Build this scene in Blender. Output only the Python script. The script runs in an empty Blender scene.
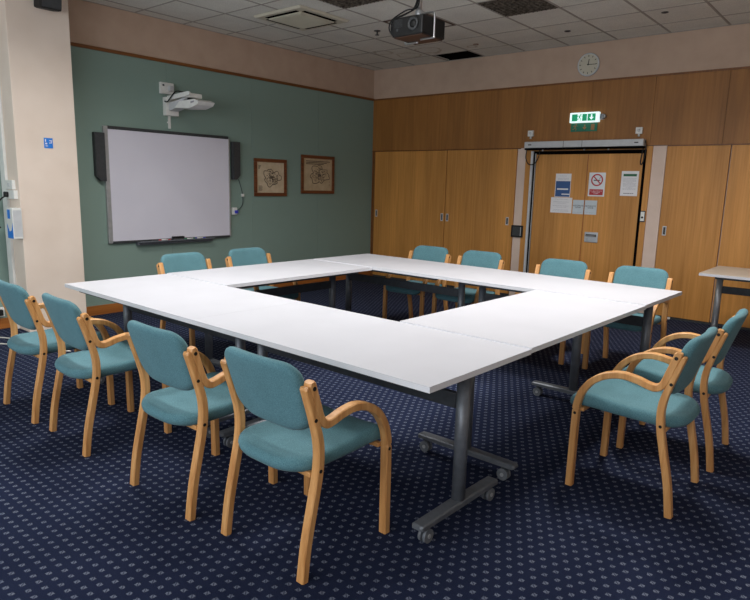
import bpy, bmesh, math, random
from mathutils import Vector, Matrix
random.seed(4)
S = bpy.context.scene
COL = S.collection
PI = math.pi

# ------------------------------------------------------------------ materials
def lin(c):
    c = c / 255.0
    return c / 12.92 if c <= 0.04045 else ((c + 0.055) / 1.055) ** 2.4
def rgb(r, g, b): return (lin(r), lin(g), lin(b), 1)

def new_mat(name, col, rough=0.6, metal=0.0, spec=0.5):
    m = bpy.data.materials.new(name); m.use_nodes = True
    b = m.node_tree.nodes['Principled BSDF']
    b.inputs['Base Color'].default_value = col
    b.inputs['Roughness'].default_value = rough
    b.inputs['Metallic'].default_value = metal
    b.inputs['Specular IOR Level'].default_value = spec
    return m
def N(m, t): return m.node_tree.nodes.new(t)
def L(m, a, b): m.node_tree.links.new(a, b)
def bsdf(m): return m.node_tree.nodes['Principled BSDF']
def coords(m, scale=(1, 1, 1), kind='Object', rot=(0, 0, 0)):
    tc = N(m, 'ShaderNodeTexCoord'); mp = N(m, 'ShaderNodeMapping')
    mp.inputs['Scale'].default_value = scale; mp.inputs['Rotation'].default_value = rot
    L(m, tc.outputs[kind], mp.inputs['Vector'])
    return mp.outputs['Vector']
def noise(m, vec, scale, detail=3, rough=0.5):
    n = N(m, 'ShaderNodeTexNoise'); n.inputs['Scale'].default_value = scale
    n.inputs['Detail'].default_value = detail; n.inputs['Roughness'].default_value = rough
    L(m, vec, n.inputs['Vector']); return n.outputs['Fac']
def ramp(m, fac, stops):
    r = N(m, 'ShaderNodeValToRGB'); e = r.color_ramp.elements
    while len(e) > 1: e.remove(e[0])
    e[0].position = stops[0][0]; e[0].color = stops[0][1]
    for p, c in stops[1:]:
        x = e.new(p); x.color = c
    L(m, fac, r.inputs['Fac']); return r.outputs['Color']
def mix(m, fac, a, b, mode='MIX'):
    n = N(m, 'ShaderNodeMix'); n.data_type = 'RGBA'; n.blend_type = mode
    if isinstance(fac, (int, float)): n.inputs[0].default_value = fac
    else: L(m, fac, n.inputs[0])
    for k, v in ((6, a), (7, b)):
        if isinstance(v, tuple): n.inputs[k].default_value = v
        else: L(m, v, n.inputs[k])
    return n.outputs[2]
def math_(m, op, a, b=None, c=None):
    n = N(m, 'ShaderNodeMath'); n.operation = op
    for i, v in enumerate((a, b, c)):
        if v is None: continue
        if isinstance(v, (int, float)): n.inputs[i].default_value = v
        else: L(m, v, n.inputs[i])
    return n.outputs[0]
def bump(m, h, strength=0.2, dist=0.002):
    b = N(m, 'ShaderNodeBump'); b.inputs['Strength'].default_value = strength
    b.inputs['Distance'].default_value = dist
    L(m, h, b.inputs['Height']); L(m, b.outputs['Normal'], bsdf(m).inputs['Normal'])

def noisy(name, c1, c2, scale, rough=0.7, bs=0.1, bscale=None, spec=0.4, detail=3):
    m = new_mat(name, c1, rough, 0, spec)
    v = coords(m)
    L(m, ramp(m, noise(m, v, scale, detail), [(0.3, c1), (0.7, c2)]), bsdf(m).inputs['Base Color'])
    if bs: bump(m, noise(m, v, bscale or scale * 4, 2), bs)
    return m

def wood(name, dark, mid, light, axis='z', fine=60, rough=0.45, spec=0.4, along=1.0):
    m = new_mat(name, mid, rough, 0, spec)
    s = {'x': (along, fine, fine), 'y': (fine, along, fine), 'z': (fine, fine, along)}[axis]
    v = coords(m, s)
    g = noise(m, v, 1.0, 5, 0.6)
    s2 = {'x': (.35, 3.5, 3.5), 'y': (3.5, .35, 3.5), 'z': (3.5, 3.5, .35)}[axis]
    v2 = coords(m, s2)
    w = noise(m, v2, 1.0, 3, 0.55)
    c = ramp(m, g, [(0.28, dark), (0.52, mid), (0.75, light)])
    c2 = ramp(m, w, [(0.3, (0.78, 0.76, 0.74, 1)), (0.7, (1.12, 1.1, 1.08, 1))])
    L(m, mix(m, 1.0, c, c2, 'MULTIPLY'), bsdf(m).inputs['Base Color'])
    bump(m, g, 0.05, 0.001)
    return m

M = {}
M['beech'] = wood('beech_laminate', rgb(180, 124, 70), rgb(206, 152, 94), rgb(222, 174, 116), 'z', 40, 0.38, 0.5, 2)
M['oak'] = wood('oak_veneer', rgb(180, 124, 58), rgb(196, 138, 70), rgb(208, 150, 82), 'z', 45, 0.5, 0.35, 1.2)
M['oak_dark'] = wood('oak_fascia', rgb(138, 92, 44), rgb(152, 103, 51), rgb(164, 113, 58), 'z', 30, 0.5, 0.35, 1.2)
M['trimwood'] = wood('rail_wood', rgb(96, 58, 26), rgb(122, 76, 36), rgb(140, 90, 44), 'y', 50, 0.45, 0.4, 1)
M['skirt'] = wood('skirting_wood', rgb(140, 82, 34), rgb(160, 98, 44), rgb(178, 112, 54), 'y', 50, 0.45, 0.4, 1)
M['picframe'] = wood('picture_frame_wood', rgb(84, 46, 26), rgb(112, 64, 36), rgb(134, 80, 46), 'y', 60, 0.35, 0.5, 2)

def fabric(name, c1, c2):
    m = new_mat(name, c1, 0.95, 0, 0.15)
    v = coords(m)
    n1 = noise(m, v, 260, 3, 0.7); n2 = noise(m, v, 9, 2)
    c = ramp(m, n1, [(0.3, c1), (0.7, c2)])
    k = ramp(m, n2, [(0.3, (0.93, 0.93, 0.93, 1)), (0.7, (1.05, 1.05, 1.05, 1))])
    L(m, mix(m, 1.0, c, k, 'MULTIPLY'), bsdf(m).inputs['Base Color'])
    bsdf(m).inputs['Sheen Weight'].default_value = 0.08
    bsdf(m).inputs['Sheen Roughness'].default_value = 0.5
    bump(m, n1, 0.25, 0.0015)
    return m
M['teal'] = fabric('teal_fabric', rgb(64, 103, 113), rgb(100, 139, 146))

M['white_top'] = noisy('white_laminate', rgb(188, 188, 194), rgb(193, 193, 199), 3, 0.4, 0, spec=0.4)
M['top_edge'] = noisy('grey_edge_band', rgb(214, 214, 218), rgb(220, 220, 224), 5, 0.45, 0)
M['side_top'] = noisy('beige_laminate', rgb(196, 184, 170), rgb(204, 192, 178), 5, 0.4, 0)
M['steel'] = noisy('slate_grey_steel', rgb(98, 102, 108), rgb(110, 114, 120), 30, 0.42, 0, spec=0.5)
M['steel'].node_tree.nodes['Principled BSDF'].inputs['Metallic'].default_value = 0.35
M['dark_steel'] = noisy('charcoal_steel', rgb(48, 51, 55), rgb(58, 61, 66), 30, 0.5, 0, spec=0.4)
M['black'] = noisy('black_plastic', rgb(13, 13, 14), rgb(20, 20, 21), 40, 0.55, 0)
M['dark_grey'] = noisy('dark_grey_plastic', rgb(52, 54, 56), rgb(62, 64, 66), 40, 0.55, 0)
M['rubber'] = noisy('grey_castor_rubber', rgb(92, 96, 102), rgb(108, 112, 118), 40, 0.55, 0)
M['chrome'] = new_mat('brushed_metal', rgb(190, 190, 192), 0.3, 0.9)
M['alu'] = noisy('satin_aluminium', rgb(168, 170, 172), rgb(182, 184, 186), 25, 0.4, 0)
M['alu'].node_tree.nodes['Principled BSDF'].inputs['Metallic'].default_value = 0.5
M['white_pl'] = noisy('white_plastic', rgb(216, 216, 212), rgb(226, 226, 222), 12, 0.45, 0)
M['grey_pl'] = noisy('pale_grey_plastic', rgb(188, 190, 192), rgb(198, 200, 202), 12, 0.45, 0)
M['bolt'] = new_mat('bolt_black', rgb(14, 14, 14), 0.5, 0.3)
M['board'] = noisy('board_enamel', rgb(214, 212, 224), rgb(219, 217, 228), 2, 0.5, 0, spec=0.3)
M['plaster'] = noisy('beige_plaster', rgb(182, 157, 138), rgb(190, 165, 146), 5, 0.9, 0.08, 90, 0.2)
M['column'] = noisy('cream_paint', rgb(222, 205, 190), rgb(229, 213, 199), 3, 0.8, 0.05, 60, 0.25)
M['strip_pl'] = noisy('pale_pink_plaster', rgb(212, 190, 176), rgb(220, 198, 184), 5, 0.9, 0.05, 60, 0.2)
M['green'] = noisy('green_wall_fabric', rgb(126, 147, 138), rgb(136, 157, 148), 260, 0.95, 0.25, 500, 0.1, 2)
M['paper'] = noisy('white_paper', rgb(222, 220, 222), rgb(230, 228, 230), 8, 0.7, 0)
M['lam'] = noisy('laminated_white', rgb(214, 216, 220), rgb(222, 224, 228), 8, 0.18, 0, spec=0.6)
M['palegrey_paper'] = noisy('pale_blue_grey_paper', rgb(190, 198, 204), rgb(198, 206, 212), 8, 0.6, 0)
M['ink'] = new_mat('dark_ink', rgb(44, 50, 60), 0.7)
M['ink_soft'] = new_mat('soft_grey_ink', rgb(150, 150, 156), 0.7)
M['blue'] = new_mat('poster_blue', rgb(44, 82, 136), 0.5)
M['bright_blue'] = new_mat('sticker_blue', rgb(22, 120, 214), 0.5)
M['red'] = new_mat('sign_red', rgb(176, 30, 40), 0.35)
M['green_ink'] = new_mat('header_green', rgb(30, 96, 62), 0.6)
M['sign_green'] = new_mat('sign_green', rgb(12, 110, 84), 0.5)
M['sign_copper'] = new_mat('sign_mark_copper', rgb(150, 112, 70), 0.5)
M['cable_w'] = new_mat('white_cable', rgb(196, 192, 186), 0.5)
M['map_paper'] = noisy('aged_map_paper', rgb(188, 170, 142), rgb(206, 188, 160), 14, 0.8, 0)
M['void'] = new_mat('dark_void', rgb(16, 13, 12), 1.0, 0, 0.0)
M['pen_red'] = new_mat('pen_red', rgb(190, 40, 44), 0.4)
M['pen_green'] = new_mat('pen_green', rgb(30, 120, 80), 0.4)
M['pen_blue'] = new_mat('pen_blue', rgb(50, 60, 190), 0.4)
M['cassette'] = noisy('cream_cassette_plastic', rgb(190, 184, 166), rgb(198, 192, 174), 6, 0.55, 0)
M['gridbar'] = noisy('grid_bar_paint', rgb(150, 144, 136), rgb(160, 154, 146), 8, 0.6, 0)
M['bottle_glass'] = new_mat('window_glass', (1, 1, 1, 1), 0.02)
bsdf(M['bottle_glass']).inputs['Transmission Weight'].default_value = 1.0

def emit(name, col, strength):
    m = new_mat(name, col, 0.5)
    bsdf(m).inputs['Emission Color'].default_value = col
    bsdf(m).inputs['Emission Strength'].default_value = strength
    return m
M['lit_white'] = emit('lit_sign_white', rgb(225, 245, 245), 0.9)
M['lit_green'] = emit('lit_sign_green', rgb(16, 160, 110), 0.45)

# ceiling tile: speckled mineral fibre with a few old water stains
def ceiling_mat():
    m = new_mat('mineral_fibre_tile', rgb(196, 196, 188), 0.95, 0, 0.1)
    v = coords(m)
    n = noise(m, v, 120, 2); n2 = noise(m, v, 2.0, 2)
    c = ramp(m, n, [(0.35, rgb(212, 210, 202)), (0.65, rgb(230, 228, 220))])
    k = ramp(m, n2, [(0.3, (0.9, 0.9, 0.9, 1)), (0.7, (1.04, 1.04, 1.04, 1))])
    c = mix(m, 1.0, c, k, 'MULTIPLY')
    sep = N(m, 'ShaderNodeSeparateXYZ'); L(m, v, sep.inputs[0])
    tot = None
    for (x, y, r) in ((1.15, -0.62, .15), (1.55, -0.72, .17), (0.95, -0.95, .12), (1.75, -0.30, .10), (2.15, -0.62, .05)):
        dx = math_(m, 'SUBTRACT', sep.outputs[0], x); dy = math_(m, 'SUBTRACT', sep.outputs[1], y)
        d = math_(m, 'SQRT', math_(m, 'ADD', math_(m, 'MULTIPLY', dx, dx), math_(m, 'MULTIPLY', dy, dy)))
        d = math_(m, 'ADD', d, math_(m, 'MULTIPLY', math_(m, 'SUBTRACT', noise(m, v, 9, 3), 0.5), 0.16))
        ring = math_(m, 'SUBTRACT', 1.0, math_(m, 'MULTIPLY', math_(m, 'ABSOLUTE', math_(m, 'SUBTRACT', d, r)), 38))
        ring = math_(m, 'MAXIMUM', ring, 0.0)
        tot = ring if tot is None else math_(m, 'MAXIMUM', tot, ring)
    c = mix(m, math_(m, 'MULTIPLY', tot, 0.55), c, rgb(150, 128, 96))
    L(m, c, bsdf(m).inputs['Base Color'])
    bump(m, n, 0.3, 0.003)
    return m
M['brown_dark'] = new_mat('brown_edging_reflection', rgb(74, 50, 38), 0.5)  # access panel edging, and the painted wood reflection under the projector
M['tile'] = ceiling_mat()
M['lamp_face'] = emit('lamp_diffuser', rgb(250, 250, 245), 2.0)

def vent_mat():
    m = new_mat('dusty_grille', rgb(90, 82, 74), 0.9, 0, 0.1)
    v = coords(m)
    L(m, ramp(m, noise(m, v, 26, 3), [(0.35, rgb(62, 56, 50)), (0.65, rgb(112, 104, 94))]), bsdf(m).inputs['Base Color'])
    return m
M['vent'] = vent_mat()

# carpet: staggered pale square motifs on navy pile
def carpet_mat():
    m = new_mat('navy_motif_carpet', rgb(30, 38, 66), 0.98, 0, 0.1)
    tc = N(m, 'ShaderNodeTexCoord'); sep = N(m, 'ShaderNodeSeparateXYZ'); L(m, tc.outputs['Object'], sep.inputs[0])
    X, Y = sep.outputs[0], sep.outputs[1]
    PX, PY = 0.0515, 0.0940
    v = tc.outputs['Object']
    wob = math_(m, 'MULTIPLY', math_(m, 'SUBTRACT', noise(m, v, 140, 2), 0.5), 0.010)
    def lattice(ox, oy):
        u = math_(m, 'SUBTRACT', math_(m, 'FRACT', math_(m, 'DIVIDE', math_(m, 'SUBTRACT', X, ox), PX)), 0.5)
        w = math_(m, 'SUBTRACT', math_(m, 'FRACT', math_(m, 'DIVIDE', math_(m, 'SUBTRACT', Y, oy), PY)), 0.5)
        u = math_(m, 'MULTIPLY', u, PX); w = math_(m, 'MULTIPLY', w, PY)
        au = math_(m, 'ABSOLUTE', u); aw = math_(m, 'ABSOLUTE', w)
        d = math_(m, 'MAXIMUM', au, aw)
        d = math_(m, 'ADD', d, wob)
        return math_(m, 'LESS_THAN', d, 0.0092), math_(m, 'LESS_THAN', math_(m, 'ADD', math_(m, 'ABSOLUTE', math_(m, 'ADD', u, w)), math_(m, 'MULTIPLY', wob, 0.6)), 0.0030)
    a, a1 = lattice(3.855 + PX / 2, -6.904 + PY / 2)
    b, b1 = lattice(3.855, -6.904)
    one = math_(m, 'MAXIMUM', math_(m, 'MULTIPLY', a, math_(m, 'SUBTRACT', 1.0, math_(m, 'MULTIPLY', a1, 0.75))),
                math_(m, 'MULTIPLY', b, math_(m, 'SUBTRACT', 1.0, math_(m, 'MULTIPLY', b1, 0.75))))
    n = noise(m, v, 300, 2)
    n2 = noise(m, v, 1.2, 2)
    base = ramp(m, n, [(0.3, rgb(20, 26, 46)), (0.7, rgb(33, 40, 64))])
    base = mix(m, 1.0, base, ramp(m, n2, [(0.3, (0.9, 0.9, 0.92, 1)), (0.7, (1.08, 1.08, 1.06, 1))]), 'MULTIPLY')
    dot = ramp(m, n, [(0.3, rgb(80, 86, 104)), (0.7, rgb(122, 127, 142))])
    c = mix(m, math_(m, 'MULTIPLY', one, 0.85), base, dot)
    L(m, c, bsdf(m).inputs['Base Color'])
    bump(m, n, 0.5, 0.003)
    return m
M['carpet'] = carpet_mat()

# ------------------------------------------------------------------ mesh helpers
class MB:
    def __init__(s): s.bm = bmesh.new(); s.mi = 0; s.mats = []
    def use(s, key):
        if key not in s.mats: s.mats.append(key)
        s.mi = s.mats.index(key); return s
    def _fin(s, faces, smooth=False):
        for f in faces: f.material_index = s.mi; f.smooth = smooth
    def box(s, a, b, bev=0, mat=None):
        x0, x1 = sorted((a[0], b[0])); y0, y1 = sorted((a[1], b[1])); z0, z1 = sorted((a[2], b[2]))
        vs = [s.bm.verts.new(p) for p in ((x0,y0,z0),(x1,y0,z0),(x1,y1,z0),(x0,y1,z0),(x0,y0,z1),(x1,y0,z1),(x1,y1,z1),(x0,y1,z1))]
        if mat is not None:
            for v in vs: v.co = mat @ v.co
        fs = [s.bm.faces.new([vs[i] for i in q]) for q in ((3,2,1,0),(4,5,6,7),(0,1,5,4),(1,2,6,5),(2,3,7,6),(3,0,4,7))]
        s._fin(fs)
        if bev:
            es = list({e for f in fs for e in f.edges})
            r = bmesh.ops.bevel(s.bm, geom=es, offset=bev, segments=2, affect='EDGES', profile=0.6)
            s._fin(r['faces'])
        return s
    def ring_loft(s, rings, cap=True, smooth=True, closed=True):
        R = [[s.bm.verts.new(p) for p in r] for r in rings]
        fs = []
        for a, b in zip(R[:-1], R[1:]):
            n = len(a)
            for i in range(n if closed else n - 1):
                fs.append(s.bm.faces.new((a[i], a[(i+1) % n], b[(i+1) % n], b[i])))
        s._fin(fs, smooth)
        if cap:
            c = [s.bm.faces.new(list(reversed(R[0]))), s.bm.faces.new(R[-1])]
            s._fin(c, False)
        return s
    def cyl(s, p0, p1, r0, r1=None, n=20, smooth=True):
        r1 = r0 if r1 is None else r1
        p0, p1 = Vector(p0), Vector(p1); d = (p1 - p0).normalized()
        u = d.orthogonal().normalized(); w = d.cross(u)
        rg = []
        for p, r in ((p0, r0), (p1, r1)):
            rg.append([p + (u * math.cos(2*PI*i/n) + w * math.sin(2*PI*i/n)) * r for i in range(n)])
        return s.ring_loft(rg, True, smooth)
    def lathe(s, prof, origin, axis='z', n=28, smooth=True):
        o = Vector(origin); rg = []
        for (r, h) in prof:
            ring = []
            for i in range(n):
                c, q = math.cos(2*PI*i/n) * r, math.sin(2*PI*i/n) * r
                ring.append(o + {'z': Vector((c, q, h)), 'y': Vector((c, h, -q)), 'x': Vector((h, c, q))}[axis])
            rg.append(ring)
        return s.ring_loft(rg, True, smooth)
    def tube(s, pts, r, n=8, sub=6):
        P = smooth_path(pts, sub) if sub else [Vector(p) for p in pts]
        rg = []; up = None
        for i, p in enumerate(P):
            d = (P[min(i+1, len(P)-1)] - P[max(i-1, 0)]).normalized()
            if up is None: up = d.orthogonal().normalized()
            up = (up - d * up.dot(d)).normalized(); w = d.cross(up)
            rg.append([p + (up * math.cos(2*PI*k/n) + w * math.sin(2*PI*k/n)) * r for k in range(n)])
        return s.ring_loft(rg, True, True)
    def prism(s, pts, vec):
        vec = Vector(vec)
        a = [s.bm.verts.new(p) for p in pts]; b = [s.bm.verts.new(Vector(p) + vec) for p in pts]
        n = len(a); fs = [s.bm.faces.new(list(reversed(a))), s.bm.faces.new(b)]
        for i in range(n): fs.append(s.bm.faces.new((a[i], a[(i+1) % n], b[(i+1) % n], b[i])))
        s._fin(fs); return s
    def build(s, name, mat=None, parent=None, loc=None, auto=True):
        bmesh.ops.recalc_face_normals(s.bm, faces=s.bm.faces)
        me = bpy.data.meshes.new(name); s.bm.to_mesh(me); s.bm.free()
        if s.mats:
            for k in s.mats: me.materials.append(M[k])
        else: me.materials.append(M[mat])
        o = bpy.data.objects.new(name, me); COL.objects.link(o)
        if parent is not None: o.parent = parent
        if loc is not None: o.location = loc
        return o
def smooth_path(pts, sub=6):
    P = [Vector(p) for p in pts]; out = []
    for i in range(len(P) - 1):
        p0 = P[max(i-1, 0)]; p1 = P[i]; p2 = P[i+1]; p3 = P[min(i+2, len(P)-1)]
        for k in range(sub):
            t = k / sub
            out.append(0.5 * ((2*p1) + (p2-p0)*t + (2*p0-5*p1+4*p2-p3)*t*t + (3*p1-p0-3*p2+p3)*t**3))
    out.append(P[-1]); return out
def bent_bar(pts, thick, x0, x1, sub=6, bev=0.004, end_round=False, taper=None):
    """laminated bar: a path in the side plane (s, z), rectangular section, from x0 to x1"""
    P = smooth_path([(0, a, b) for a, b in pts], sub)
    b = MB(); rg = []
    for i, p in enumerate(P):
        d = (P[min(i+1, len(P)-1)] - P[max(i-1, 0)]).normalized()
        nrm = Vector((0, -d.z, d.y)); h = thick / 2; c = bev
        f = i / (len(P)-1)
        if taper and f > taper[0]: h *= 1 - (1-taper[1])*(f-taper[0])/(1-taper[0])
        if i == len(P)-1: h -= .004; c = bev + .003
        ring = []
        for (xx, t) in ((x0+c, -h), (x1-c, -h), (x1, -h+c), (x1, h-c), (x1-c, h), (x0+c, h), (x0, h-c), (x0, -h+c)):
            q = p + nrm * t; ring.append(Vector((xx, q.y, q.z)))
        rg.append(ring)
    if end_round:
        p, d = P[-1], (P[-1] - P[-2]).normalized()
        for f, adv in ((0.8, 0.006), (0.45, 0.010)):
            c0 = sum(rg[-1], Vector()) / 8 if f == 0.8 else c0
            rg.append([Vector((v.x, p.y, p.z)) + (Vector((0, v.y, v.z)) - Vector((0, p.y, p.z))) * f + d * adv for v in rg[len(P)-1]])
    R = [[b.bm.verts.new(q) for q in r] for r in rg]
    for a, c_ in zip(R[:-1], R[1:]):
        for i in range(8): b.bm.faces.new((a[i], a[(i+1) % 8], c_[(i+1) % 8], c_[i]))
    b.bm.faces.new(list(reversed(R[0]))); b.bm.faces.new(R[-1])
    return b

def tag(o, label=None, cat=None, group=None, kind=None):
    if label: o['label'] = label
    if cat: o['category'] = cat
    if group: o['group'] = group
    if kind: o['kind'] = kind
    return o
def thing(name, loc, label, cat, rz=0, group=None):
    o = bpy.data.objects.new(name, None); o.empty_display_size = 0.1; COL.objects.link(o)
    o.location = loc; o.rotation_euler = (0, 0, rz)
    return tag(o, label, cat, group)
def struct(mb, name, mat=None, parent=None):
    o = mb.build(name, mat, parent)
    if parent is None: o['kind'] = 'structure'
    return o
def copy_tree(o, parent=None):
    c = o.copy(); COL.objects.link(c)
    if parent is not None: c.parent = parent
    for ch in [x for x in S.objects if x.parent == o]: copy_tree(ch, c)
    return c
def text_mesh(name, body, size, loc, mat, parent, rot=(PI/2, 0, 0), label=None, depth=0.0006, align='CENTER'):
    cu = bpy.data.curves.new(name, 'FONT'); cu.body = body; cu.size = size; cu.extrude = depth
    cu.align_x = align; cu.align_y = 'CENTER'; cu.space_line = 0.9
    t = bpy.data.objects.new(name + '_tmp', cu); COL.objects.link(t)
    bpy.context.view_layer.update()
    dg = bpy.context.evaluated_depsgraph_get()
    me = bpy.data.meshes.new_from_object(t.evaluated_get(dg)); bpy.data.objects.remove(t)
    me.materials.clear(); me.materials.append(M[mat])
    o = bpy.data.objects.new(name, me); COL.objects.link(o); o.parent = parent
    o.location = loc; o.rotation_euler = rot
    return o

E_WIN = 54
LAMPS = [(2.3, -5.8, 38), (3.5, -4.6, 22), (4.7, -4.6, 22), (3.5, -5.8, 16), (5.3, -3.4, 56)]  # last lamp is added out of view to brighten the oak doors
LWHERE = ['left, over the near table row', 'middle', 'right of the middle', 'near part', 'right, added to light the oak doors at the far end']
# ------------------------------------------------------------------ camera
cam_d = bpy.data.cameras.new('camera'); cam = bpy.data.objects.new('camera', cam_d); COL.objects.link(cam)
f_px, yaw, pit, roll = 623.7478, 0.6948, -0.182, 0.0248
cam_d.sensor_width = 36; cam_d.sensor_fit = 'HORIZONTAL'; cam_d.lens = f_px * 36 / 750
fw = Vector((-math.sin(yaw)*math.cos(pit), math.cos(yaw)*math.cos(pit), math.sin(pit)))
rr = Vector((math.cos(yaw), math.sin(yaw), 0)); uu = rr.cross(fw)
r2 = rr*math.cos(roll) + uu*math.sin(roll); u2 = -rr*math.sin(roll) + uu*math.cos(roll)
mw = Matrix((r2, u2, -fw)).transposed().to_4x4(); mw.translation = Vector((6.6425, -7.8156, 1.4788))
cam.matrix_world = mw
cam_d.clip_start = 0.05
S.camera = cam

# ------------------------------------------------------------------ room
H, T, D = 3.2465, 2.80, 2.01
RX, RY = 8.1, -9.9
struct(MB().box((-.2, RY-.2, -.12), (RX+.2, .2, 0)), 'floor', 'carpet')

# ceiling with a grid of lay-in tiles, one tile missing near the back wall
gx = [0.2 + .5955*k for k in range(14)]; gy = [-.45 - .5955*k for k in range(16)]
xs = [0] + gx + [RX]; ys = sorted([RY, 0] + gy)
ys = [y for y in ys if y >= RY]; xs = [x for x in xs if x <= RX]
def cell(x, y):
    i = max(k for k in range(len(xs)-1) if xs[k] <= x); j = max(k for k in range(len(ys)-1) if ys[k] <= y)
    return i, j
hole = cell(1.7, -.25); v1 = cell(3.47, -1.95); v2 = cell(2.3, -3.1)
b = MB()
for i in range(len(xs)-1):
    for j in range(len(ys)-1):
        if (i, j) == hole: continue
        b.box((xs[i], ys[j], H), (xs[i+1], ys[j+1], H+.02))
ceil_ = struct(b, 'ceiling', 'tile')
b = MB()
for x in gx:
    if x < RX: b.box((x-.012, RY, H-.003), (x+.012, 0, H+.001))
for y in gy:
    if y > RY: b.box((0, y-.009, H-.0035), (RX, y+.009, H+.0005))
b.box((0, -.02, H-.004), (RX, 0, H)); b.box((0, RY, H-.004), (.02, 0, H))
b.build('ceiling_grid', 'gridbar', ceil_)
hx0, hx1, hy0, hy1 = xs[hole[0]], xs[hole[0]+1], ys[hole[1]], ys[hole[1]+1]
b = MB()
b.box((hx0-.3, hy0-.3, H+.25), (hx1+.3, hy1, H+.27)); b.box((hx0-.3, hy0-.3, H+.021), (hx0-.28, hy1, H+.25))
b.box((hx1+.28, hy0-.3, H+.021), (hx1+.3, hy1, H+.25)); b.box((hx0-.3, hy0-.3, H+.021), (hx1+.3, hy0-.28, H+.25))
b.box((hx0-.3, hy1+.001, H+.0), (hx1+.3, hy1+.02, H+.27))
b.build('ceiling_void', 'void', ceil_)

# left wall (green), with picture rail and plaster frieze above
wl = struct(MB().box((-.2, RY, 0), (-.012, .0, H+.3)), 'wall_left', 'plaster')
b = MB(); yy = [0, -1.22, -2.44, -3.66, -4.88, -6.10, -7.32, -8.54, RY]
for a, c in zip(yy[:-1], yy[1:]): b.box((-.012, c+.001, 0), (0, a-.001, T-.012), 0.0008)
b.build('wall_fabric', 'green', wl)
MB().box((-.012, RY, T), (-.0, 0, H)).build('frieze', 'plaster', wl)
struct(MB().box((0, RY, T-.016), (.022, 0, T+.018), .004), 'trim_1', 'trimwood')
struct(MB().box((0, -4.89, 0), (.018, 0, .105), .004), 'baseboard_left', 'skirt')
struct(MB().box((0, RY, 0), (.018, -5.45, .105), .004), 'baseboard_left_rear', 'skirt')

# column standing proud of the left wall
struct(MB().box((0, -5.45, 0), (.355, -4.893, H), .006), 'wall_column', 'column')
struct(MB().box((.01, -5.475, 0), (.115, -5.45, H), .003), 'trim_2', 'white_pl')

# back wall: plaster, oak fascia, sliding cupboard doors and the double door
wb = struct(MB().box((-.2, .045, 0), (RX+.2, .2, H+.3)), 'wall_back', 'strip_pl')
MB().box((0, 0, T), (RX, .045, H)).build('frieze', 'plaster', wb)
fx = [0, 1.42, 2.62, 3.52, 4.26, 5.02, 5.75, 6.95, RX]
for a, c in zip(fx[:-1], fx[1:]):
    MB().box((a+.001, 0, D+.006), (c-.001, .044, T-.001), .0015).build('wood_fascia_panel', 'oak_dark', wb)
struct(MB().box((0, -.012, T-.012), (RX, .0, T+.008), .003), 'trim_3', 'trimwood')
struct(MB().box((0, -.006, D-.006), (2.60, .044, D+.005)), 'trim_4', 'trimwood')
struct(MB().box((4.46, -.006, D-.006), (RX, .044, D+.005)), 'trim_5', 'trimwood')
MB().box((2.560, .012, 0), (2.682, .044, D+.004)).build('plaster_strip', 'strip_pl', wb)
MB().box((4.300, .012, 0), (4.450, .044, D-.004)).build('plaster_strip', 'strip_pl', wb)
struct(MB().box((0, .004, 0), (.055, .044, D-.007)), 'trim_6', 'trimwood')

def pull(x, z, parent):
    b = MB(); y0 = -.004
    b.box((x-.021, y0, z-.055), (x-.013, .003, z+.055)); b.box((x+.013, y0, z-.055), (x+.021, .003, z+.055))
    b.box((x-.0125, y0, z+.043), (x+.0125, .003, z+.055)); b.box((x-.0125, y0, z-.055), (x+.0125, .003, z-.043))
    h = b.build('flush_pull', 'grey_pl', parent)
    MB().box((x-.0125, -.0015, z-.0425), (x+.0125, .002, z+.0425)).build('recess', 'dark_grey', h)
sd = [(0.060, 1.425, (.112, 1.385)), (1.437, 2.553, (1.480, 2.468)), (4.458, 5.108, (4.520,)), (5.122, 6.62, (6.5,)), (6.635, RX, (6.7,))]
for i, (a, c, hs) in enumerate(sd):
    o = struct(MB().box((a, 0.0, .03), (c, .04, D-.008), .002), 'door_%d' % (i+1), 'oak')
    for h in hs: pull(h, 1.035, o)
b = MB()
for a, c in ((0.06, 2.555), (4.455, RX)): b.box((a, .012, 0), (c, .044, .029))
struct(b, 'baseboard_back', 'dark_grey')
struct(MB().box((4.60, -.02, 0), (4.69, .011, .022), .003), 'trim_7', 'white_pl')

# double door set
struct(MB().box((2.684, .002, 0), (2.762, .044, D-.0)), 'trim_8', 'oak')
b = MB().use('grey_pl').box((2.764, -.012, 0), (2.797, .044, D-.04)); b.use('void').box((2.798, .006, 0), (2.822, .044, D-.04))
b.use('alu').box((2.823, -.004, 0), (2.833, .044, D-.07)); struct(b, 'trim_9')
b = MB().use('void').box((4.200, .004, 0), (4.232, .044, D-.04)); struct(b, 'trim_10')
struct(MB().box((4.234, .0, 0), (4.298, .044, D)), 'trim_11', 'oak')
struct(MB().box((2.764, .0, D-.039), (4.232, .044, D+.003)), 'trim_12', 'oak_dark')
struct(MB().box((2.834, .012, D-.082), (4.199, .044, D-.041)), 'trim_13', 'void')
dl = struct(MB().box((2.836, .008, .012), (3.527, .044, D-.084), .002), 'door_6', 'oak')
dr = struct(MB().box((3.539, .008, .012), (4.198, .044, D-.084), .002), 'door_7', 'oak')
MB().box((3.5275, .014, .012), (3.5385, .043, D-.084)).build('meeting_strip', 'skirt', dr)
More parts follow.
